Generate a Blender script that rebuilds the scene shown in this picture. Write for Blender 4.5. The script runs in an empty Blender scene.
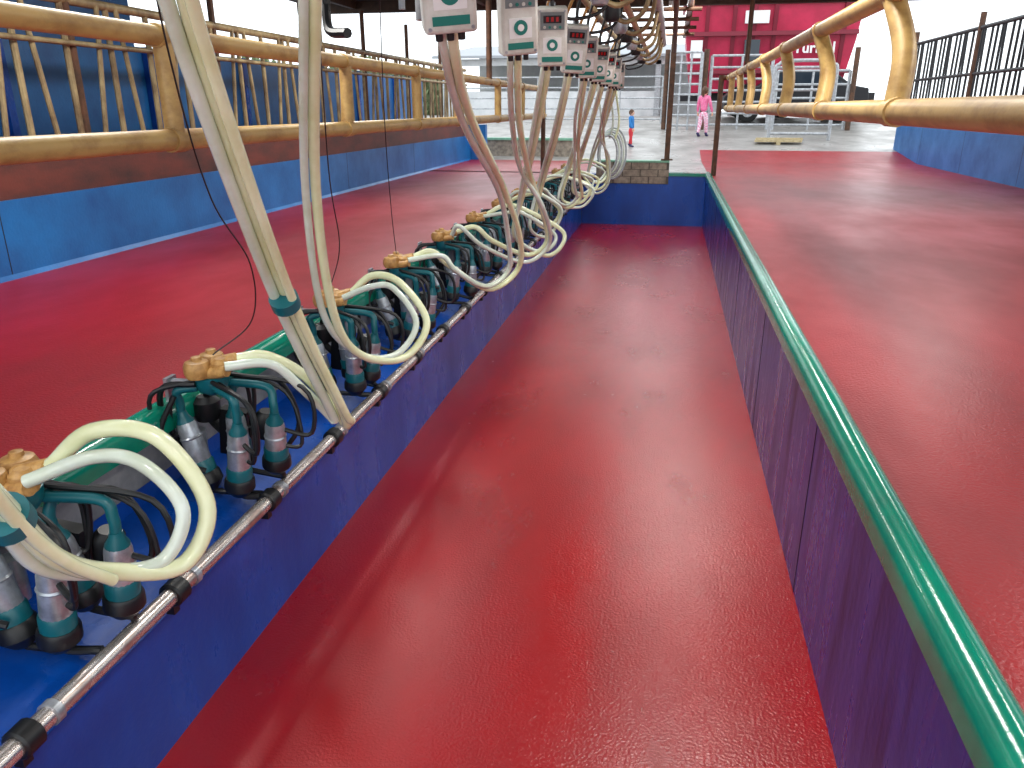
import bpy, math, random
from mathutils import Vector, Matrix, Euler
random.seed(7)
SC=bpy.context.scene
# ------------------------------------------------------------ materials
def lin(c):
    c=c/255.0
    return c/12.92 if c<=0.04045 else ((c+0.055)/1.055)**2.4
def col(r,g,b): return (lin(r),lin(g),lin(b),1)
def pbr(name,c,rough=0.5,metal=0.0,c2=None,nscale=3.0,stretch=(1,1,1),bump=0.0,bscale=80,rvar=0.0,lo=0.35,hi=0.7,spec=0.5,trans=0.0,emit=None,estr=0,bdist=0.004,coat=0,crough=0.2):
    m=bpy.data.materials.new(name); m.use_nodes=True
    nt=m.node_tree; N=nt.nodes; L=nt.links
    b=N['Principled BSDF']
    b.inputs['Base Color'].default_value=c
    b.inputs['Roughness'].default_value=rough
    b.inputs['Metallic'].default_value=metal
    b.inputs['Specular IOR Level'].default_value=spec
    if coat:
        b.inputs['Coat Weight'].default_value=coat; b.inputs['Coat Roughness'].default_value=crough
    if trans: b.inputs['Transmission Weight'].default_value=trans
    if emit:
        b.inputs['Emission Color'].default_value=emit; b.inputs['Emission Strength'].default_value=estr
    tc=N.new('ShaderNodeTexCoord'); mp=N.new('ShaderNodeMapping')
    mp.inputs['Scale'].default_value=stretch
    L.new(tc.outputs['Object'],mp.inputs['Vector'])
    if c2 or rvar:
        n=N.new('ShaderNodeTexNoise'); n.inputs['Scale'].default_value=nscale; n.inputs['Detail'].default_value=6; n.inputs['Roughness'].default_value=0.62
        L.new(mp.outputs[0],n.inputs['Vector'])
        r=N.new('ShaderNodeValToRGB'); r.color_ramp.elements[0].position=lo; r.color_ramp.elements[1].position=hi
        r.color_ramp.elements[0].color=c; r.color_ramp.elements[1].color=c2 or c
        L.new(n.outputs['Fac'],r.inputs['Fac'])
        if c2: L.new(r.outputs['Color'],b.inputs['Base Color'])
        if rvar:
            mr=N.new('ShaderNodeMapRange'); mr.inputs['From Min'].default_value=0.3; mr.inputs['From Max'].default_value=0.7
            mr.inputs['To Min'].default_value=rough-rvar; mr.inputs['To Max'].default_value=rough+rvar
            L.new(n.outputs['Fac'],mr.inputs['Value']); L.new(mr.outputs[0],b.inputs['Roughness'])
    if bump:
        n2=N.new('ShaderNodeTexNoise'); n2.inputs['Scale'].default_value=bscale; n2.inputs['Detail'].default_value=3
        L.new(tc.outputs['Object'],n2.inputs['Vector'])
        bp=N.new('ShaderNodeBump'); bp.inputs['Strength'].default_value=bump; bp.inputs['Distance'].default_value=bdist
        L.new(n2.outputs['Fac'],bp.inputs['Height']); L.new(bp.outputs[0],b.inputs['Normal'])
    return m
RED=pbr('red_floor_paint',col(164,4,14),0.24,0,col(138,4,15),1.6,(1,0.45,1),0.42,95,0.07,spec=0.5,bdist=0.005)
REDP=pbr('red_platform_paint',col(154,5,20),0.38,0,col(124,5,18),1.1,(1,0.5,1),0.45,85,0.08,bdist=0.005,spec=0.36)
BLUE=pbr('blue_wall_paint',col(2,78,176),0.3,0,col(4,60,146),3,(1,1,0.4),0.3,40,0.08,bdist=0.005,spec=.45)
BLUEL=pbr('blue_low_wall_paint',col(26,110,178),0.4,0,col(20,84,146),2,(1,1,1),0.3,40,0.08,bdist=0.006)
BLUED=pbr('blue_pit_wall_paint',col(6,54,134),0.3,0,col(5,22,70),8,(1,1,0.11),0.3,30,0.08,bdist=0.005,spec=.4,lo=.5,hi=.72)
GREEN=pbr('green_rail_paint',col(10,136,110),0.15,0,col(8,112,92),5,(1,1,1),0.12,60,0.04,spec=.6)
TEAL=pbr('teal_rubber',col(12,96,106),0.36)
BLACK=pbr('black_rubber',col(20,21,24),0.42)
TAN=pbr('tan_plastic',col(200,156,92),0.45,0,col(150,104,54),30,bump=0.1)
HOSE=pbr('cream_hose',col(236,240,204),0.22,0,col(218,222,170),6,coat=0.5,crough=.12)
HOSE2=pbr('clear_hose',col(222,232,222),0.18,0,col(200,210,186),6,coat=0.6,crough=.12)
for h_ in (HOSE,HOSE2):
    bs=h_.node_tree.nodes['Principled BSDF']
    bs.inputs['Subsurface Weight'].default_value=0.2
    bs.inputs['Subsurface Radius'].default_value=(0.012,0.012,0.01)
STEEL=pbr('stainless_steel',col(190,196,204),0.3,0.55,col(140,144,150),20,(1,1,1))
PIPE=pbr('stained_steel_pipe',col(206,198,194),0.26,0.75,col(150,116,98),9,(1,0.5,1),rvar=0.06,lo=.5,hi=.75)
GALV=pbr('galvanised_steel',col(190,194,198),0.42,0.3,col(140,142,146),14)
GREYP=pbr('grey_panel',col(140,142,142),0.6,0,col(84,90,98),6)
RUSTY=pbr('weathered_tube',col(194,160,98),0.45,0.05,col(136,98,54),8,(1,0.5,1),0.2,60,lo=0.45,hi=0.75)
RUSTB=pbr('weathered_bar',col(176,158,116),0.55,0.1,col(96,72,50),7,(1,1,0.6),0.2,60)
RUSTR=pbr('red_rust_beam',col(104,48,38),0.6,0.0,col(60,36,32),5,(1,0.4,1),0.3,50)
DKPOST=pbr('rusty_post',col(104,70,50),0.7,0.1,col(58,44,34),10,bump=0.3)
DARK=pbr('dark_bar',col(34,34,38),0.5,0.3)
CONC=pbr('concrete_yard',col(172,168,164),0.36,0,col(116,112,108),1.2,bump=0.4,bscale=40,rvar=0.15)
BLOCK=pbr('concrete_block',col(164,152,136),0.85,0,col(108,98,88),12,bump=0.6,bscale=60)
MORT=pbr('mortar',col(84,78,72),0.9)
PALEG=pbr('pale_green_paint',col(132,190,160),0.5,0,col(110,150,130),10)
ROOF=pbr('roof_sheet',col(84,78,74),0.8,0,col(50,46,44),3)
BEAM=pbr('roof_beam',col(80,58,44),0.7,0,col(46,36,30),6)
BOXW=pbr('box_plastic',col(222,224,218),0.36,0,col(188,184,174),8)
BOXG=pbr('box_panel_grey',col(120,128,130),0.4)
LBLT=pbr('label_teal',col(20,120,110),0.4)
LBLR=pbr('display_red',col(120,10,14),0.25,emit=col(190,20,20),estr=0.25)
LBLK=pbr('display_dark',col(28,22,26),0.2)
CRIM=pbr('crimson_paint',col(206,48,86),0.35,0,col(176,38,70),2,bump=0.1)
CRIMD=pbr('dark_crimson_paint',col(128,28,50),0.5)  # darker crimson for the wagon's ribs and bands
WHITE=pbr('white_paint',col(236,236,236),0.5)
CLAD=pbr('pale_cladding',col(220,222,224),0.5,0,col(190,194,196),2)
TYRE=pbr('tyre',col(24,24,24),0.85)
WOOD=pbr('pale_timber',col(206,190,150),0.7,0,col(160,140,104),12,(1,6,1))
LEAF=pbr('leaf_green',col(104,122,86),0.7,0,col(140,146,104),4)
SLATE=pbr('slate',col(160,164,170),0.6)
GLASS=pbr('window_glass',col(40,50,60),0.1)
TUBE=pbr('lamp_tube',col(255,250,235),0.5,emit=(1,0.88,0.62,1),estr=9)
SKIN=pbr('skin',col(222,170,142),0.55)
HAIR=pbr('hair',col(96,62,36),0.6,0,col(60,38,24),40)
PINK=pbr('pink_jacket',col(228,84,140),0.7,0,col(240,150,186),30)
PINKL=pbr('patterned_leggings',col(226,120,160),0.7,0,col(240,226,236),38,lo=0.45,hi=0.55)
BLUJ=pbr('blue_jacket',col(34,120,190),0.7)
REDT=pbr('red_trousers',col(206,50,60),0.7)
BOOT=pbr('boots',col(50,40,90),0.5)
LIP=pbr('lip',col(180,90,88),0.5)
EYE=pbr('eye_dark',col(24,20,20),0.2)
# ------------------------------------------------------------ mesh builder
def cr(P,k=8):
    P=[Vector(p) for p in P]
    Q=[P[0]*2-P[1]]+P+[P[-1]*2-P[-2]]
    out=[]
    for i in range(1,len(Q)-2):
        a,b,c,d=Q[i-1:i+3]
        for j in range(k):
            t=j/k
            out.append(0.5*((2*b)+(c-a)*t+(2*a-5*b+4*c-d)*t*t+(3*b-a-3*c+d)*t**3))
    out.append(P[-1]); return out
class MB:
    def __init__(s,name): s.name=name; s.v=[]; s.f=[]; s.fm=[]; s.mats=[]
    def mi(s,m):
        if m not in s.mats: s.mats.append(m)
        return s.mats.index(m)
    def add(s,vs,fs,m):
        o=len(s.v); s.v+= [tuple(v) for v in vs]; k=s.mi(m)
        for f in fs: s.f.append(tuple(i+o for i in f)); s.fm.append(k)
    def box(s,c,d,m,rot=None):
        c=Vector(c); M=Euler(rot).to_matrix() if rot else Matrix.Identity(3)
        vs=[c+M@Vector((x*d[0]/2,y*d[1]/2,z*d[2]/2)) for x in(-1,1) for y in(-1,1) for z in(-1,1)]
        s.add(vs,[(0,1,3,2),(4,6,7,5),(0,4,5,1),(2,3,7,6),(0,2,6,4),(1,5,7,3)],m)
    def bb(s,a,b,m):
        s.box([(a[i]+b[i])/2 for i in range(3)],[abs(b[i]-a[i]) for i in range(3)],m)
    def extr(s,poly,y0,y1,m):
        n=len(poly)
        vs=[(p[0],y0,p[1]) for p in poly]+[(p[0],y1,p[1]) for p in poly]
        fs=[(i,(i+1)%n,(i+1)%n+n,i+n) for i in range(n)]+[tuple(range(n-1,-1,-1)),tuple(range(n,2*n))]
        s.add(vs,fs,m)
    def tube(s,P,r,m,n=10,caps=True):
        P=[Vector(p) for p in P]; R=r if isinstance(r,(list,tuple)) else [r]*len(P)
        T=[(P[min(i+1,len(P)-1)]-P[max(i-1,0)]).normalized() for i in range(len(P))]
        u=T[0].orthogonal().normalized(); vs=[]
        for i,p in enumerate(P):
            u=(u-T[i]*u.dot(T[i])).normalized(); w=T[i].cross(u)
            for j in range(n):
                a=2*math.pi*j/n; vs.append(p+(u*math.cos(a)+w*math.sin(a))*R[i])
        fs=[]
        for i in range(len(P)-1):
            for j in range(n):
                a=i*n+j; b=i*n+(j+1)%n; fs.append((a,b,b+n,a+n))
        if caps: fs.append(tuple(range(n-1,-1,-1))); fs.append(tuple(range((len(P)-1)*n,len(P)*n)))
        s.add(vs,fs,m)
    def lathe(s,prof,a,axis,m,n=16):
        a=Vector(a); ax=Vector(axis).normalized(); u=ax.orthogonal().normalized(); w=ax.cross(u); vs=[]
        for d,r in prof:
            for j in range(n):
                t=2*math.pi*j/n; vs.append(a+ax*d+(u*math.cos(t)+w*math.sin(t))*max(r,1e-4))
        fs=[]
        for i in range(len(prof)-1):
            for j in range(n):
                p=i*n+j; q=i*n+(j+1)%n; fs.append((p,q,q+n,p+n))
        fs.append(tuple(range(n-1,-1,-1))); fs.append(tuple(range((len(prof)-1)*n,len(prof)*n)))
        s.add(vs,fs,m)
    def sph(s,c,r,m,n=14,sc=(1,1,1)):
        vs=[];fs=[];c=Vector(c); k=n//2
        for i in range(k+1):
            ph=math.pi*i/k
            for j in range(n):
                t=2*math.pi*j/n
                vs.append(c+Vector((math.sin(ph)*math.cos(t)*sc[0],math.sin(ph)*math.sin(t)*sc[1],math.cos(ph)*sc[2]))*r)
        for i in range(k):
            for j in range(n):
                a=i*n+j;b=i*n+(j+1)%n; fs.append((a,a+n,b+n,b))
        s.add(vs,fs,m)
    def build(s,parent=None,bevel=0,ang=38):
        me=bpy.data.meshes.new(s.name); me.from_pydata(s.v,[],s.f)
        for m in s.mats: me.materials.append(m)
        for p,k in zip(me.polygons,s.fm): p.material_index=k; p.use_smooth=True
        me.update()
        import bmesh
        bm=bmesh.new(); bm.from_mesh(me); bmesh.ops.recalc_face_normals(bm,faces=bm.faces); bm.to_mesh(me); bm.free()
        me.set_sharp_from_angle(angle=math.radians(ang))
        o=bpy.data.objects.new(s.name,me); SC.collection.objects.link(o)
        if bevel:
            b=o.modifiers.new('bevel','BEVEL'); b.width=bevel; b.segments=3; b.limit_method='ANGLE'
        if parent: o.parent=parent
        return o
def empty(name,loc=(0,0,0)):
    e=bpy.data.objects.new(name,None); e.location=loc; SC.collection.objects.link(e); return e
# ------------------------------------------------------------ shell constants
XL,XR=-1.49,0.66; YF=14.2; YN=-2.5; ZP=0.88
XLL=-4.4; XRR=5.1; YE=19.6
b=MB('floor'); b.bb((XL-0.0,YN,-0.1),(XR+0.0,YF+0.0,0),RED); b.build()
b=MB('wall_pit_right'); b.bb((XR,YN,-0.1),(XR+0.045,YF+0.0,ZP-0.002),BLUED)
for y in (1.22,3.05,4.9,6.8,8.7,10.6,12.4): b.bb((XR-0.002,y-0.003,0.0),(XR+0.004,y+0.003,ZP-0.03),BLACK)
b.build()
b=MB('wall_pit_left'); b.bb((XL-.06,YN,-.1),(XL,YF,.46),BLUE); b.build()
b=MB('trim_ledge_left'); b.extr([(XL-.001,.40),(XL-.001,0.462),(-1.87,0.58),(-1.87,.40)],YN,YF,BLUE); b.build()
b=MB('wall_curb_left'); b.bb((-1.885,YN,.40),(-1.871,YF,ZP-.004),BLUE); b.bb((-1.871,YN,0.66),(-1.858,YF,ZP-0.02),GREYP); b.build()
b=MB('wall_pit_far'); b.bb((-1.485,YF+.001,-0.1),(XR+.045,YF+0.2,ZP-0.002),BLUE); b.build()
b=MB('platform_left'); b.bb((XLL+.002,YN,-0.1),(-1.886,YF+0.2,ZP),REDP); b.bb((XLL+.002,YF+0.001,-0.1),(XL,17.6,ZP),REDP); b.build()
b=MB('platform_right'); b.bb((XR+0.047,YN,-0.1),(XRR-.002,18,ZP),REDP)
b.add([(XR+.05,18,ZP),(XRR-.002,18,ZP),(XRR-.002,YE,ZP+.16),(XR+.05,YE,ZP+.16)],[(0,1,2,3)],REDP); b.build()
def curb(name,x,w):
    b=MB(name); n=10
    prof=[(x-w,ZP-0.05)]+[(x+w*math.cos(math.pi-math.pi*i/n),ZP-0.005+0.055*math.sin(math.pi*i/n)) for i in range(n+1)]+[(x+w,ZP-0.05)]
    b.extr(prof,YN,YF+0.15,GREEN); return b.build()
curb('trim_curb_right',XR+0.035,0.055); curb('trim_curb_left',-1.865,0.06)
b=MB('ground_yard')
def gz(y): return ZP-0.003+max(0,min(y,26)-18)*0.1
ys=[14.4,18,20,22,24,26,70]
vs=[];fs=[]
for y in ys:
    for x in (-40,40): vs.append((x,y,gz(y)))
for i in range(len(ys)-1): fs.append((2*i,2*i+1,2*i+3,2*i+2))
b.add(vs,fs,CONC); b.build()
b=MB('ground_side_left'); b.bb((-40,YN-8,ZP-0.3),(XLL-0.2,14.4,ZP-0.02),CONC); b.build()
b=MB('ground_side_right'); b.bb((XRR+0.2,YN-8,ZP-0.3),(40,14.4,ZP-0.02),CONC); b.build()
b=MB('wall_blocks_pit_end')
b.bb((-1.25,YF+0.0,ZP-0.0),(0.02,YF+0.18,ZP+0.2),MORT)
b.bb((-1.25,YF-.008,ZP-0.16),(0.02,YF,ZP+0.2),MORT)
for r in range(3):
    z=ZP-0.155+r*0.12
    x=-1.25-(0.15 if r%2 else 0)
    while x<0.0:
        x0=max(x,-1.25);x1=min(x+0.30,0.02)
        if x1-x0>0.03: b.bb((x0+.004,YF-0.014,z+.004),(x1-.004,YF+(0.19 if r else 0),z+0.115),BLOCK)
        x+=0.31
b.bb((-1.25,YF-0.02,ZP+0.205),(0.02,YF+0.22,ZP+0.235),PALEG)
b.build()
b=MB('trim_green_pit_end'); b.bb((0.02,YF-0.02,ZP-0.02),(XR,YF+0.2,ZP+0.03),GREEN); b.build()
b=MB('wall_low_left'); b.bb((XLL-0.15,YN,ZP-0.1),(XLL,17.6,ZP+0.52),BLUEL)
for y in (1.5,4.5,7.5,10.5,13.5): b.bb((XLL-.01,y-.004,ZP),(XLL+0.001,y+.004,ZP+.52),BLACK)
b.build()
b=MB('wall_low_left_end'); b.bb((XLL-0.15,17.61,ZP-.1),(XLL+0.35,17.78,ZP+0.75),BLUEL); b.build()
b=MB('baseboard_left'); b.extr([(XLL+.002,ZP),(XLL+0.03,ZP),(XLL+.002,ZP+0.03)],YN,17.5,BLUEL); b.build()
b=MB('wall_low_right'); b.bb((XRR,YN,ZP-0.1),(XRR+0.2,20,ZP+0.72),BLUEL)
for y in (10.5,13.0,15.5,18): b.bb((XRR-.001,y-.005,ZP),(XRR+0.01,y+.005,ZP+.72),BLACK)
b.build()
b=MB('wall_back_left'); b.bb((-5.75,YN,ZP-0.1),(-5.6,18,2.6),BLUEL); b.bb((-5.75,YN,2.6),(-5.6,7.9,3.6),BLUEL)
for y in range(-2,18,2): b.bb((-5.6,y,ZP),(-5.54,y+0.08,2.6),BLUE)
b.build()
YR=13.3
b=MB('roof'); b.bb((-6.2,YN,3.62),(-2.6,YR,3.68),ROOF); b.bb((-1.7,YN,3.62),(6.0,YR,3.68),ROOF); b.bb((-2.6,9,3.62),(-1.7,YR,3.68),ROOF)
for y in [-.4+3.4*i for i in range(5)]: b.bb((-6.2,y-0.06,3.45),(6.0,y+0.06,3.62),BEAM)
for x in (-5.2,-3,0.6,3.2,5.6): b.bb((x-.04,YN,3.5),(x+.04,YR,3.62),BEAM)
for x in (-5.9,5.9): b.bb((x-.06,13.1,ZP-.05),(x+.06,13.25,3.6),BEAM)
b.build()
# ------------------------------------------------------------ rump rails
def rump(name,x,zl,zu,y0,y1,struts,r=0.046):
    b=MB(name)
    b.tube([(x,y0,zl),(x,y1,zl)],r,RUSTY,16); b.tube([(x,y0,zu),(x,y1,zu)],r*0.92,RUSTY,16)
    for y,lean in struts:
        b.tube(cr([(x,y,zl),(x+0.01*lean,y+0.05*lean-.04*(1 if lean>1 else 0),zl+(zu-zl)*.5),(x,y+0.10*lean,zu)],5),r*0.95,RUSTY,12)
        b.lathe([(-.05,r*1.18),(.05,r*1.18)],(x,y,zl),(0,1,0),RUSTY,14); b.lathe([(-.05,r*1.1),(.05,r*1.1)],(x,y+0.10*lean,zu),(0,1,0),RUSTY,14)
    return b
b=rump('rump_rail',-2.2,1.86,2.29,-1.5,14.2,[(0.6,0),(3.3,0),(5.3,0.3),(6.9,0),(8.3,.3),(10.3,0),(12,.3),(14,0)])
b.tube([(-2.2,14.1,ZP),(-2.2,14.1,3.2)],0.04,DKPOST)
for y in (-1.2,9.8): b.tube([(-2.2,y,2.25),(-2.2,y,3.6)],0.035,DKPOST)
b.build()
b=rump('rump_rail',0.9,1.98,2.46,-1.5,14.2,[(0.7,0),(3.6,3.2),(5.3,4),(7.0,3),(8.6,3),(10.2,2),(11.8,2),(13.4,0)],r=.05)
b.tube([(0.78,14.2,ZP),(0.78,14.2,2.5)],0.045,DKPOST); b.tube([(0.78,14.2,2.46),(0.9,14.2,2.46)],.04,DKPOST)
for y in (-1.2,11.0): b.tube([(0.9,y,2.4),(0.9,y,3.6)],0.03,DKPOST)
b.build()
b=MB('steel_post'); b.box((-0.03,14.32,2.2),(0.09,0.09,2.2),DKPOST); b.box((-0.03,14.32,ZP+0.25),(0.2,0.16,0.02),DKPOST); b.build()
# ------------------------------------------------------------ head lock fences
b=MB('feed_fence')
x=XLL-0.07
b.bb((x-0.08,YN,ZP+0.52),(x+0.05,17.5,ZP+0.80),RUSTR)
b.tube([(x,YN,1.72),(x,17.5,1.72)],0.035,RUSTB); b.tube([(x,YN,2.75),(x,17.5,2.75)],0.035,RUSTB); b.tube([(x+.04,YN,2.45),(x+.04,17.5,2.45)],0.02,RUSTB)
y=YN;k=0
while y<17.4:
    b.tube([(x,y,1.72),(x,y,2.75)],0.024,RUSTB,8)
    b.tube([(x+.02,y+0.24,1.72),(x+.02,y+(0.10 if k%2 else 0.38),2.75)],0.02,RUSTB,8)
    if k%4==0: b.tube([(x,y+.06,1.5),(x,y+.06,3.3)],0.032,DKPOST,8)
    y+=0.5;k+=1
b.build()
b=MB('feed_fence')
x=XRR+0.1
for z,r in ((ZP+0.78,.03),(2.55,.03),(3.3,.035)): b.tube([(x,4,z),(x,20,z)],r,DARK)
y=4;k=0
while y<20:
    b.tube([(x,y,ZP+0.72),(x,y+(0.12 if k%4==1 else 0),3.3)],0.022,DARK,8); y+=0.22;k+=1
for y in (8,12,16,19.9): b.tube([(x,y,ZP+.6),(x,y,3.55)],0.05,DKPOST)
b.build()
# ------------------------------------------------------------ wash pipe
b=MB('wash_pipe')
b.tube([(-1.455,YN,0.545),(-1.455,14.0,0.545)],0.028,PIPE,16)
yy=0.6
while yy<14:
    b.lathe([(-.03,.036),(-.025,.042),(.025,.042),(.03,.036)],(-1.455,yy,0.545),(0,1,0),BLACK,14)
    b.box((-1.475,yy,0.49),(0.03,0.03,0.05),BLACK)
    b.lathe([(-.012,.034),(.012,.034)],(-1.455,yy+0.09,0.545),(0,1,0),STEEL,14)
    yy+=0.62
b.build()
# ------------------------------------------------------------ milking clusters
def cluster(y0,path,bandi=None,rs=0,li=4,rads=(.0215,.0185,.016),extra=False):
    rnd=random.Random(rs); b=MB('milking_cluster'); cx=-1.66; O=Vector((cx,y0,0))
    J=lambda a:rnd.uniform(-a,a)
    for dy in (-.05,.05):
        b.lathe([(0,.042),(.02,.05),(.045,.05),(.062,.042),(.068,.02),(.08,.018),(.083,.0)],O+Vector((-.02,dy,1.045)),(0,0,1),TAN,18)
    b.lathe([(0,.03),(.02,.038),(.05,.036),(.065,.02)],O+Vector((.06,-.02,1.05)),(0,0,1),TAN,16)
    b.box(O+Vector((0,0,1.065)),(.07,.09,.05),TAN)
    b.lathe([(0,.018),(.02,.05),(.05,.066),(.08,.068),(.085,.05)],O+Vector((0,0,.96)),(0,0,1),TEAL,20)
    b.lathe([(0,.03),(.09,.028),(.1,.015)],O+Vector((.02,0,1.08)),(1,0.2,0.25),TAN,14)
    b.lathe([(0,.024),(.08,.022)],O+Vector((.02,-.04,1.06)),(1,-0.1,0.2),TAN,14)
    b.box(O+Vector((-.09,0,1.0)),(.18,.03,.02),STEEL); b.box(O+Vector((-.18,0,.93)),(.016,.06,.18),STEEL)
    cups=[((-.10,-.07),(-.02,-.06)),((.02,.07),(.05,.08)),((.14,-.08),(.10,-.07)),((.21,.06),(.18,.07))]
    for i,(tp,bt) in enumerate(cups):
        T=O+Vector((tp[0]+J(.015),tp[1]+J(.02),.895+J(.012))); B=O+Vector((bt[0]+J(.025),bt[1]+J(.02),.605 if i in(0,2) else .63)); ax=B-T; Ln=ax.length; ax.normalize()
        b.lathe([(0,.018),(.02,.022),(.04,.034),(.05,.034)],T,ax,TEAL,16)
        b.lathe([(.045,.034),(.06,.038),(Ln-.10,.043),(Ln-.09,.041)],T,ax,STEEL,20)
        b.lathe([(.10,.0400),(.106,.0435),(.112,.0404)],T,ax,STEEL,20)
        b.lathe([(Ln-.105,.042),(Ln-.095,.048),(Ln-.055,.048),(Ln-.05,.04)],T,ax,TEAL,18)
        b.lathe([(Ln-.055,.05),(Ln-.045,.056),(Ln-.01,.058),(Ln,.05),(Ln+.02,.034),(Ln+.03,.02)],T,ax,BLACK,18)
        s=O+Vector((.04*(1 if tp[0]>0 else -1),.04*(1 if tp[1]>0 else -1),1.0))
        mid=(s+T)/2+Vector(((tp[0])*0.3,(tp[1])*.3,.04))
        b.tube(cr([s,mid,T+Vector((0,0,.04)),T],6),.0165,TEAL,10)
        s2=O+Vector((.03*(1 if tp[0]>0 else -1),.05*(1 if tp[1]>0 else -1),1.03)); side=T+ax*0.09
        out=Vector((tp[0]*0.9+(.06 if tp[0]>0 else -.07),tp[1]*1.1,0))
        b.tube(cr([s2,(s2+side)/2+out*0.8+Vector((0,0,.06)),side+out*.55+Vector((0,0,-.01)),side+Vector((0,0,.02))],6),.009,BLACK,8)
        b.tube(cr([s2+Vector((0,.02,0)),(s2+side)/2+out*0.5+Vector((J(.02),.03,.03)),side+out*.35+Vector((0,.02,-.06)),side+Vector((0,.01,-.06))],6),.008,BLACK,8)
        b.tube(cr([B+Vector((0,0,-.01)),B+Vector((.02,0,-.03)),Vector((-1.47,B.y+.03,.565))],5),.012,BLACK,8)
    b.box(O+Vector((-.02,.15,.74)),(.12,.05,.20),BLACK,(0,.1,0)); b.tube(cr([O+Vector((-.1,.12,.95)),O+Vector((-.14,.16,.8)),O+Vector((-.05,.16,.70))],6),.018,BLACK,8)
    b.lathe([(0,.045),(.03,.055),(.08,.055),(.1,.03)],O+Vector((-.12,.12,.80)),(0,0,1),BLACK,16)
    b.lathe([(0,.03),(.03,.045),(.10,.045),(.12,.03)],O+Vector((.10,.16,.72)),(0.2,0,1),BLACK,16)
    b.tube(cr([O+Vector((-.1,-.1,.98)),O+Vector((-.15,-.14,.85)),O+Vector((-.1,-.15,.74)),O+Vector((-.0,-.12,.69))],6),.011,BLACK,8)
    b.tube(cr([O+Vector((.05,.06,1.0)),O+Vector((.2,.14,.98)),O+Vector((.26,.16,.8)),O+Vector((.2,.13,.68))],6),.010,BLACK,8)
    b.tube(cr([O+Vector((-.03,-.06,1.02)),O+Vector((-.16,-.08,1.0)),O+Vector((-.19,-.05,.85)),O+Vector((-.13,-.02,.72))],6),.012,BLACK,8)
    b.lathe([(0,.034),(.14,.034)],O+Vector((-.13,.05,.64)),(0,0,1),STEEL,14)
    cen=sum((Vector(p) for p in path[:li+1]),Vector())/(li+1)
    for q,(mt,st) in enumerate([(HOSE,(.11,.02,.025)),(HOSE2,(.09,-.045,.012)),(HOSE,None)]):
        if q>=len(rads): break
        P=[O+Vector(st)+Vector((0,0,1.08))] if st else []
        for i,p in enumerate(path):
            v=Vector(p)
            if q==1:
                if i<=li: v=v.lerp(cen,(-.22 if extra else .2))+Vector((-.01,(-.12 if extra else -.045),-.01))
                else: v+=Vector((-.036,-.012,-.01))
            if q==2:
                if i<li: continue
                v+=Vector((.030,-.028,.0))
            P.append(v+Vector((J(.008),J(.01),J(.014))))
        b.tube(cr(P,9),rads[q],mt,12)
    if bandi is not None:
        p=Vector(path[bandi]); t=(Vector(path[bandi+1])-Vector(path[bandi-1])).normalized()
        b.lathe([(-.022,.050),(.022,.050)],p+Vector((-.002,-.015,-.004)),t,TEAL,18)
    b.build(); return b
BX=-0.77
ycl=[1.55,2.5,3.62]+[4.65+1.05*i for i in range(9)]
boxy={3:2.85,4:4.1,5:5.25}
for i in range(6,12): boxy[i]=6.35+1.05*(i-6)
paths=[
 [(-1.42,1.60,1.21),(-1.27,1.63,1.17),(-1.16,1.64,1.0),(-1.20,1.56,.87),(-1.28,1.40,.92),(-1.28,1.27,1.05),(-1.25,1.15,1.23),(-1.13,.93,1.55),(-.95,.55,2.3),(-.9,.5,2.6)],
 [(-1.45,2.56,1.12),(-1.35,2.66,1.0),(-1.28,2.79,.80),(-1.255,2.80,.76),(-1.25,2.72,.86),(-1.25,2.38,1.38),(-1.11,1.85,2.05),(-1.01,1.58,2.36),(-.97,1.5,2.6)],
 [(-1.44,3.66,1.19),(-1.30,3.68,1.17),(-1.15,3.64,.97),(-1.23,3.46,.84),(-1.37,3.24,.90),(-1.40,3.05,1.15),(-1.30,2.78,1.70),(-1.04,2.34,2.3),(-.98,2.26,2.6)],
 [(-1.44,4.73,1.12),(-1.33,4.80,1.0),(-1.14,5.0,.84),(-.98,5.18,.93),(-.93,5.0,1.2),(-.92,4.48,1.55),(-.87,3.5,1.95),(-.79,2.95,2.2),(-.77,2.9,2.35)],
]
for i,y0 in enumerate(ycl):
    if i<4: cluster(y0,paths[i],bandi=(6,5,None,None)[i],rs=i,li=(4,3,4,4)[i],rads=((.023,.019,.015),(.0215,.0185,.016),(.0195,.016),(.020,.017))[i])
    else:
        yb=boxy[i]; r=random.Random(i*3)
        w=r.uniform(-.08,.12); dn=r.uniform(-.08,.08); sy=r.uniform(-.15,.2)
        if i%3!=1:
            p=[(-1.42,y0+.06,1.17),(-1.26,y0+.14,1.16),(-1.02+w,y0+.28+sy,.98+dn),(-1.13+w,y0+.2,.79+dn),(-1.28,y0-.04,.92),(-1.18,y0-.22,1.3),(-.98,(y0+yb)/2-.1,1.75),(-.82,yb+.12,2.15),(-.78,yb+.05,2.35)]
        else:
            p=[(-1.42,y0+.08,1.14),(-1.3,y0+.18,1.02),(-1.1+w,y0+.4+sy,.84+dn),(-.95+w,y0+.45+sy,.96+dn),(-.94+w,y0+.2,1.25),(-.95,y0-.3,1.6),(-.88,(y0+yb)/2-.2,1.92),(-.79,yb+.1,2.2),(-.77,yb+.05,2.35)]
        cluster(y0,p,rs=i+20,rads=(.020,.017),extra=(i%2==0))
def cord(pts):
    b=MB('retract_cord'); b.tube(cr(pts,10),.0028,BLACK,6); b.build()
cord([(-1.64,2.5,1.12),(-1.55,2.65,1.22),(-1.5,2.6,1.45),(-1.5,2.4,1.71),(-1.35,2.05,2.12),(-1.1,1.6,2.7)])
cord([(-1.66,3.62,1.12),(-1.58,3.6,1.35),(-1.45,3.25,1.75),(-1.15,2.6,2.6)])
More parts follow.
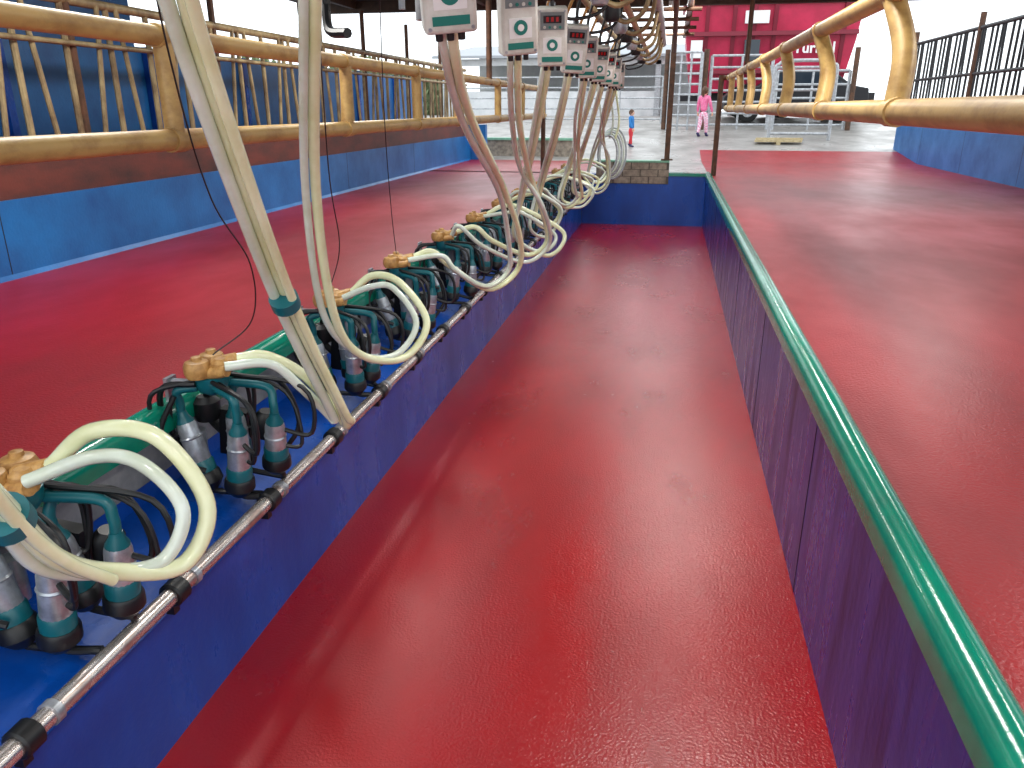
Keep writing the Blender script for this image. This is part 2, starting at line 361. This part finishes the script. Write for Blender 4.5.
cord([(-1.66,4.65,1.12),(-1.66,4.6,1.4),(-1.6,4.4,1.9),(-1.3,3.6,2.6)])
b=MB('hose_coil')
for j in range(5):
    r0=.2+.02*j; c=Vector((-1.02+.02*j,13.62+.04*j,1.25))
    P=[c+Vector((math.sin(t)*r0*.8,.02*math.sin(2*t),math.cos(t)*r0*1.5)) for t in [2*math.pi*k/28 for k in range(29)]]
    b.tube(P,.016,HOSE2 if j%2 else GALV,8)
for x in (-1.2,-1.0,-.9): b.tube(cr([(-.9,13.55,2.96),(x,13.7,2.7),(x-.03,13.7,2.3),(x+.05,13.65,1.8),(x,13.65,1.5)],6),.018,HOSE2 if x<-.95 else HOSE,8)
b.build()
# ------------------------------------------------------------ control boxes
def mbox(y,i):
    r=random.Random(i+5)
    b=MB('milk_meter_box'); W,D,H=.185,.10,.34
    b.box((0,0,H/2),(W,D,H),BOXW)
    o=b.build(bevel=.016)
    p=MB('front_panel'); f=-D/2
    p.box((0,f-.001,H-.075),(W*.8,.006,.10),BOXG)
    p.box((0,f-.004,H-.065),(W*.6,.006,.042),LBLK)
    for k in range(3): p.box((-.03+.03*k,f-.0075,H-.065),(.016,.002,.026),LBLR)
    for k in range(4): p.lathe([(0,.009),(.006,.008)],(-.048+.032*k,f-.003,H-.11),(0,-1,0),(LBLT if k%2 else BOXW),12)
    p.box((0,f-.001,.125),(W*.62,.005,.09),WHITE)
    p.lathe([(0,.034),(.006,.034)],(0,f-.002,.128),(0,-1,0),LBLT,20)
    p.lathe([(0,.016),(.008,.016)],(0,f-.003,.128),(0,-1,0),WHITE,16)
    p.box((0,f-.001,.045),(W*.7,.004,.03),LBLT)
    for sx in(-1,1):
        for sz in (.02,H-.02): p.lathe([(0,.007),(.003,.007)],(sx*(W/2-.018),f,sz),(0,-1,0),STEEL,8)
    for k in (-.04,0,.04): p.lathe([(0,.014),(.03,.013)],(k,0,0),(0,0,-1),BLACK,12)
    p.box((0,.07,H*.6),(.04,.06,.3),STEEL)
    p.tube(cr([(0,.02,H),(0,.04,H+.12),(.05,.06,H+.3)],5),.012,BLACK,8)
    p.build(parent=o)
    o.location=(BX+r.uniform(-.015,.015),y,2.25); o.rotation_euler=(math.radians(14+r.uniform(-4,4)),r.uniform(-.12,.06),math.radians(r.uniform(4,30)))
for i in range(3,12): mbox(boxy[i],i)
# ------------------------------------------------------------ overhead lines
b=MB('overhead_pipework')
for x,z,r,m in ((-.62,2.86,.04,STEEL),(-.42,2.78,.03,RUSTY),(-.2,2.95,.05,GALV),(-.9,2.98,.035,RUSTB),(-.02,2.84,.025,DKPOST),(.12,3.05,.03,STEEL),(-.75,3.12,.05,DKPOST)):
    b.tube([(x,-1.5,z),(x,13.6,z)],r,m,14)
y=1.0
while y<13.4:
    b.tube([(-1.0,y,3.0),(.25,y,3.0)],.022,DKPOST,8); b.tube([(-.9,y,3.0),(-.9,y,3.6)],.018,DKPOST,8); b.tube([(.15,y,3.0),(.15,y,3.6)],.018,DKPOST,8)
    b.lathe([(0,.05),(.03,.065),(.12,.065),(.15,.03)],(-.5,y+.3,2.62),(0,0,1),STEEL if int(y)%2 else BLACK,14)
    b.tube(cr([(-.5,y+.3,2.76),(-.52,y+.35,2.84),(-.6,y+.4,2.86)],5),.014,HOSE2,8)
    b.tube(cr([(-.42,y+.5,2.78),(-.5,y+.45,2.6),(-.7,y+.4,2.55),(-.76,y+.3,2.6)],5),.012,BLACK,8)
    b.tube(cr([(-.9,y+.2,2.95),(-1.0,y+.3,2.7),(-.9,y+.5,2.55),(-.8,y+.6,2.62)],5),.014,TAN,8)
    b.tube(cr([(-.2,y+.3,2.92),(-.25,y+.3,2.7),(-.38,y+.35,2.62),(-.5,y+.32,2.66)],5),.018,RUSTB,8)
    y+=1.05
b.build()
b=MB('hanging_gear')
b.tube([(-1.45,3.35,3.6),(-1.45,3.35,2.33)],.02,BLACK,8); b.tube(cr([(-1.45,3.35,2.4),(-1.42,3.3,2.3),(-1.3,3.2,2.28)],6),.02,BLACK,8)
b.tube([(-1.3,3.9,3.6),(-1.3,3.9,2.44)],.016,STEEL,8)
b.lathe([(0,.05),(.12,.05),(.14,.03)],(-1.15,3.8,2.38),(0,0,1),GALV,14)
b.tube(cr([(-1.35,2.2,3.6),(-1.36,2.2,2.42),(-1.38,2.18,2.32),(-1.46,2.14,2.30)],6),.014,HOSE,8)
for y in (1.5,2.2,3.8): b.bb((-1.7,y-.02,3.56),(-1.0,y+.02,3.62),DKPOST)
b.tube([(-1.05,0,2.62),(-1.05,13,2.62)],.02,GALV,10)
for y in (1.0,5,9): b.tube([(-1.05,y,2.62),(-1.05,y,3.6)],.012,DKPOST,8)
b.build()
# ------------------------------------------------------------ far lamp and added fill lamps
def lamp(x,y,z,power,L=1.4,wd=.3):
    b=MB('fluorescent_or_fill_lamp'); b.box((x,y,z+.05),(.14,L,.05),WHITE); b.tube([(x,y-L/2+.05,z),(x,y+L/2-.05,z)],.018,TUBE,10)
    for s in(-1,1): b.box((x,y+s*(L/2-.03),z+.01),(.06,.04,.06),WHITE); b.tube([(x,y+s*.4,z+.07),(x,y+s*.4,3.62)],.006,DARK,6)
    o=b.build()
    l=bpy.data.lights.new('lamp_or_fill_light','AREA'); l.shape='RECTANGLE'; l.size=wd; l.size_y=L; l.energy=power; l.color=(1,.98,.94)
    lo=bpy.data.objects.new('lamp_or_fill_light',l); lo.location=(x,y,z-.05); SC.collection.objects.link(lo); lo.parent=o
lamp(-.06,12.2,3.25,40)
for x in (-3.0,.4,2.9):
    for y in (-.5,4.2,8.6): lamp(x,y,3.4,66 if x!=2.9 else 46,wd=.5 if x==.4 else .3)  # unseen lamps, added under the roof to brighten pit and platforms
# ------------------------------------------------------------ yard
def gate(name,x0,x1,y,z0,h,n,rr=.022,curve=False,m=GALV,verts=2):
    b=MB(name)
    if curve:
        P=[(x0,y,z0),(x0,y,z0+h-.3),(x0+.08,y,z0+h-.08),(x0+.3,y,z0+h),(x1-.3,y,z0+h),(x1-.08,y,z0+h-.08),(x1,y,z0+h-.3),(x1,y,z0)]
        b.tube(cr(P,5),rr*1.3,m,10)
    else:
        for x in(x0,x1): b.tube([(x,y,z0-.05),(x,y,z0+h)],rr*1.5,m,10)
    for i in range(n):
        z=z0+.12+(h-.12)*i/(n-1) if not curve else z0+.15+(h-.3)*i/(n-1)
        b.tube([(x0,y,z),(x1,y,z)],rr,m,8)
    for k in range(verts):
        x=x0+(x1-x0)*(k+1)/(verts+1); b.tube([(x,y,z0),(x,y,z0+h-.02)],rr,m,8)
    b.build()
gate('yard_gate',-.1,.72,23.2,gz(23.2),2.0,8,rr=.03)
gate('yard_gate',1.0,2.6,23.4,gz(23.4),1.9,7,verts=1,rr=.03)
gate('yard_gate',2.75,4.6,23.4,gz(23.4),1.5,5,verts=1,rr=.03)
gate('yard_hurdle',2.45,3.9,21.4,gz(21.4),1.85,4,rr=.034,curve=True,verts=0)
gate('yard_gate',-6.5,-.3,24.6,gz(24.6),1.3,5,verts=4)
b=MB('gate_post')
for x in (-.2,.84,4.7): b.tube([(x,23.3,gz(23)-.1),(x,23.3,gz(23)+2.1)],.07,DKPOST,10)
b.build()
b=MB('timber_planks')
for k in range(3): b.box((2.6+.03*k,20.6+.16*k,gz(20.6)+.08+.02*k),(1.1,.14,.05),WOOD)
b.box((2.6,20.75,gz(20.6)+.03),(.1,.5,.08),WOOD); b.build()
# feed mixer wagon
e=MB('feed_mixer_wagon')
x0,x1,yw=.2,5.4,27.8; zb=gz(26)+.75; zt=zb+2.6
vs=[];fs=[(3,2,1,0)]
for z,gr,dy in ((zb,.35,.75),(zb+1.5,.1,1.05),(zt,0,1.2)):
    for (x,y) in ((x0+gr,yw-dy),(x1-gr,yw-dy),(x1-gr,yw+dy),(x0+gr,yw+dy)): vs.append((x,y,z))
for l in range(2):
    for j in range(4): a=l*4+j;c=l*4+(j+1)%4; fs.append((a,c,c+4,a+4))
e.add(vs,fs,CRIM)
e.bb((x0-.05,yw-1.3,zt-.12),(x1+.05,yw-1.18,zt+.05),CRIM); e.bb((x0-.05,yw+1.18,zt-.12),(x1+.05,yw+1.3,zt+.05),CRIM)
e.bb((x0-.05,yw-1.3,zt-.12),(x0+.05,yw+1.3,zt+.05),CRIM); e.bb((x1-.05,yw-1.3,zt-.12),(x1+.05,yw+1.3,zt+.05),CRIM)
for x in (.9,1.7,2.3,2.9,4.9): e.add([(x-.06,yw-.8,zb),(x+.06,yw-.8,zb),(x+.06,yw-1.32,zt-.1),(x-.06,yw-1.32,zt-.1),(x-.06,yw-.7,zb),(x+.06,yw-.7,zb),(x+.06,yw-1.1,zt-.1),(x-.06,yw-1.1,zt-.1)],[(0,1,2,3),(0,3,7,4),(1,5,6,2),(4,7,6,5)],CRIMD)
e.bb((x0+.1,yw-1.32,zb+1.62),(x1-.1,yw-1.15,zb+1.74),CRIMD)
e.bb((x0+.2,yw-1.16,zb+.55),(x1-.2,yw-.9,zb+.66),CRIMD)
e.bb((x0+1.85,yw-1.34,zb+.9),(x0+2.3,yw-1.1,zb+1.5),GLASS); e.bb((2.0,yw-1.38,zb+1.95),(2.7,yw-1.28,zb+2.3),WHITE); e.bb((.45,yw-1.38,zb+1.0),(.8,yw-1.1,zb+1.5),WHITE)
e.bb((x0,yw-.4,zb-.25),(x1+.8,yw+.4,zb),DARK)
for x in (2.2,3.4):
    for s in (-1,1):
        e.lathe([(-.17,.40),(-.15,.5),(.15,.5),(.17,.40)],(x,yw+s*.8,gz(27)+.5),(0,1,0),TYRE,24); e.lathe([(-.18,.22),(.18,.22)],(x,yw+s*.8,gz(27)+.5),(0,1,0),WHITE,16)
wag=e.build()
def text(s,loc,size,rot,m,parent,shear=0):
    c=bpy.data.curves.new('lettering','FONT'); c.body=s; c.size=size; c.extrude=.01; c.align_x='CENTER'; c.align_y='CENTER'; c.shear=shear; c.offset=.01
    o=bpy.data.objects.new('lettering',c); o.location=loc; o.rotation_euler=rot; SC.collection.objects.link(o); c.materials.append(m); o.parent=parent
text('TurRol',(4.1,yw-1.24,zb+1.25),.42,(math.radians(86),0,0),WHITE,wag)
b=MB('parked_car')
cx,cy,cz=3.4,25.2,gz(25)
prof=[(-1.9,.35),(-1.95,.7),(-1.7,.9),(-1.0,.98),(-.4,1.4),(.9,1.42),(1.5,1.0),(1.95,.92),(2.0,.4)]
n=len(prof); vs=[(cx+p[0],cy-.8,cz+p[1]) for p in prof]+[(cx+p[0],cy+.8,cz+p[1]) for p in prof]
b.add(vs,[(i,(i+1)%n,(i+1)%n+n,i+n) for i in range(n)]+[tuple(range(n-1,-1,-1)),tuple(range(n,2*n))],DARK)
b.add([(cx-.85,cy-.81,cz+1.0),(cx-.38,cy-.81,cz+1.34),(cx+.85,cy-.81,cz+1.35),(cx+1.3,cy-.81,cz+1.02)],[(0,1,2,3)],GLASS)
for x in (-1.25,1.3):
    for s in (-1,1): b.lathe([(-.1,.3),(.1,.3)],(cx+x,cy+s*.75,cz+.3),(0,1,0),TYRE,20); b.lathe([(-.11,.17),(.11,.17)],(cx+x,cy+s*.75,cz+.3),(0,1,0),GALV,14)
b.build(bevel=.03)
b=MB('barn_ramp_wall'); b.bb((-4.3,18.4,gz(18.4)-.2),(-2.2,18.6,gz(18.5)+.35),BLOCK); b.bb((-4.3,18.36,gz(18.5)+.35),(-2.2,18.64,gz(18.5)+.4),PALEG); b.build()
# ------------------------------------------------------------ people
def skinobj(name,V,E,R,m,parent,root=0,sub=2):
    me=bpy.data.meshes.new(name); me.from_pydata(V,E,[]); o=bpy.data.objects.new(name,me); SC.collection.objects.link(o)
    o.modifiers.new('skin','SKIN')
    sv=me.skin_vertices[0].data
    for i,r in enumerate(R): sv[i].radius=(r if isinstance(r,tuple) else (r,r)); sv[i].use_root=(i==root)
    s=o.modifiers.new('sub','SUBSURF'); s.levels=sub; s.render_levels=sub
    me.materials.append(m)
    o.modifiers['skin'].use_smooth_shade=True
    o.parent=parent; return o
def person(name,loc,H,yaw,top,leg,stride=.1,hair_long=True,arm=.1):
    root=empty(name,loc); root.rotation_euler=(0,0,yaw); k=H
    S=lambda *p: tuple(c*k for c in p)
    V=[S(0,0,.50),S(0,0,.60),S(0,0,.70),S(0,0,.80),S(0,0,.845)]; E=[(0,1),(1,2),(2,3),(3,4)]; R=[(.085*k,.065*k),(.08*k,.06*k),(.09*k,.065*k),(.07*k,.05*k),(.035*k,.035*k)]
    hands=[]
    for s in(-1,1):
        i=len(V); V+= [S(s*.10,0,.79),S(s*.135,-.01+arm*.1*s,.66),S(s*.145,-.05+arm*.4*s,.53),S(s*.145,-.06+arm*.5*s,.50)]
        E+=[(3,i),(i,i+1),(i+1,i+2),(i+2,i+3)]; R+=[.042*k,.035*k,.028*k,.026*k]; hands.append(Vector(V[-1]))
    skinobj('jacket',V,E,R,top,root)
    V=[S(0,0,.53),S(0,0,.49)];E=[(0,1)];R=[.075*k,.08*k]; feet=[]
    for s in(-1,1):
        i=len(V); V+=[S(s*.05,0,.45),S(s*.055,-.01+stride*.4*s,.27),S(s*.055,stride*s,.06)]; E+=[(1,i),(i,i+1),(i+1,i+2)]; R+=[.062*k,.045*k,.032*k]; feet.append(V[-1])
    skinobj('trousers',V,E,R,leg,root,1)
    for f in feet:
        f=Vector(f); skinobj('boot',[f+Vector((0,.015*k,.03*k)),f+Vector((0,.01*k,-.035*k)),f+Vector((0,-.05*k,-.04*k)),f+Vector((0,-.09*k,-.043*k))],[(0,1),(1,2),(2,3)],[.034*k,.03*k,.026*k,.02*k],BOOT,root,1)
    for h,s in zip(hands,(-1,1)):
        skinobj('hand',[h,h+Vector((0,-.004,-.03))*k,h+Vector((0,-.008,-.05))*k],[(0,1),(1,2)],[.014*k,(.012*k,.022*k),(.01*k,.022*k)],SKIN,root)
        b=MB('fingers')
        for j in range(4):
            a=h+Vector((0,-.028+.013*j,-.05))*k; L=(.03,.036,.038,.028)[j]
            b.tube([a,a+Vector((-s*.003,-.004,-L*.5))*k,a+Vector((-s*.01,-.008,-L))*k],[.0062*k,.0058*k,.0045*k],SKIN,7)
        a=h+Vector((0,-.015,-.025))*k; b.tube([a,a+Vector((-s*.004,-.025,-.015))*k,a+Vector((-s*.008,-.034,-.035))*k],[.008*k,.0065*k,.005*k],SKIN,7)
        b.build(parent=root)
    b=MB('head'); hc=Vector((0,-.005,.92))*k; r=.075*k
    b.sph(hc,r,SKIN,20,(.82,.95,1.1)); b.tube([(0,0,.82*k),(0,0,.88*k)],.032*k,SKIN,12)
    b.sph(hc+Vector((0,-.95,-.1))*r,r*.15,SKIN,8,(.8,1.1,1.2))
    for s in(-1,1):
        b.sph(hc+Vector((s*.3,-.83,.08))*r,r*.11,WHITE,8); b.sph(hc+Vector((s*.3,-.91,.08))*r,r*.06,EYE,8); b.sph(hc+Vector((s*.84,.05,-.05))*r,r*.2,SKIN,8,(.5,.8,1.3))
    b.sph(hc+Vector((0,-.84,-.5))*r,r*.16,LIP,8,(1.5,.5,.4)); b.build(parent=root)
    b=MB('hair'); b.sph(hc+Vector((0,.14,.16))*r,r*1.04,HAIR,20,(.9,1.0,1.06))
    if hair_long: b.tube(cr([hc+Vector((0,.9,.5))*r,hc+Vector((0,1.3,.1))*r,hc+Vector((0,1.15,-.9))*r,hc+Vector((0,1.1,-1.6))*r],5),[.02*k]*4+[.03*k]*8+[.02*k]*3+[.008*k],HAIR,10)
    b.build(parent=root)
yg=21.9; person('girl',(.82,yg,gz(yg)),1.22,math.radians(150),PINK,PINKL,.08)
yg=20.0; person('toddler',(-.95,yg,gz(yg)),.86,math.radians(70),BLUJ,REDT,.05,False)
# ------------------------------------------------------------ background
def hedge(x0,x1,y,h,seed,n=5000):
    r=random.Random(seed); b=MB('hedge'); z0=gz(y)
    b.bb((x0,y-.4,z0),(x1,y+.4,z0+h*.75),LEAF)
    vs=[];fs=[]
    for i in range(n):
        x=r.uniform(x0,x1); c=Vector((x,y+r.uniform(-.8,.8),z0+r.uniform(0,h)*(.85+.15*math.sin(x*1.3))))
        u=Vector((r.gauss(0,1),r.gauss(0,1),r.gauss(0,1))).normalized()*.16; w=u.orthogonal().normalized()*.1
        k=len(vs); vs+=[c-u,c+w,c+u,c-w]; fs.append((k,k+1,k+2,k+3))
    b.add(vs,fs,LEAF); b.build()
hedge(-30,-9,34,2.4,4,7000)
b=MB('farm_shed'); g=gz(33)
b.bb((-9,38,g),(2.2,38.2,g+2.8),CLAD)
for x in (-9,-6.2,-3.4,-.6,2.2): b.bb((x-.1,32,g),(x+.1,32.2,g+2.0),GALV)
b.bb((-9.2,32,g+1.85),(2.4,32.2,g+2.1),CLAD)
b.add([(-9.4,31.6,g+2.1),(2.6,31.6,g+2.1),(2.6,38.6,g+2.9),(-9.4,38.6,g+2.9),(-9.4,31.6,g+2.2),(2.6,31.6,g+2.2),(2.6,38.6,g+3.0),(-9.4,38.6,g+3.0)],[(0,1,2,3),(4,5,6,7),(0,1,5,4),(1,2,6,5),(2,3,7,6),(3,0,4,7)],SLATE)
b.bb((-9,32.05,g),(-.6,32.15,g+.9),CLAD)
b.build()
# ------------------------------------------------------------ world, camera
w=bpy.data.worlds.new('overcast'); SC.world=w; w.use_nodes=True
bg=w.node_tree.nodes['Background']; bg.inputs[0].default_value=(.9,.96,1,1); bg.inputs[1].default_value=2.1
cam=bpy.data.cameras.new('camera'); co=bpy.data.objects.new('camera',cam); SC.collection.objects.link(co)
cam.sensor_width=36; cam.lens=769/1024*36; cam.clip_end=300
th=math.atan(277/769); ps=math.atan(160*math.cos(th)/769)
co.location=(0,0,2.0); co.rotation_euler=(math.pi/2-th,0,ps)
SC.camera=co
SC.view_settings.view_transform='Standard'
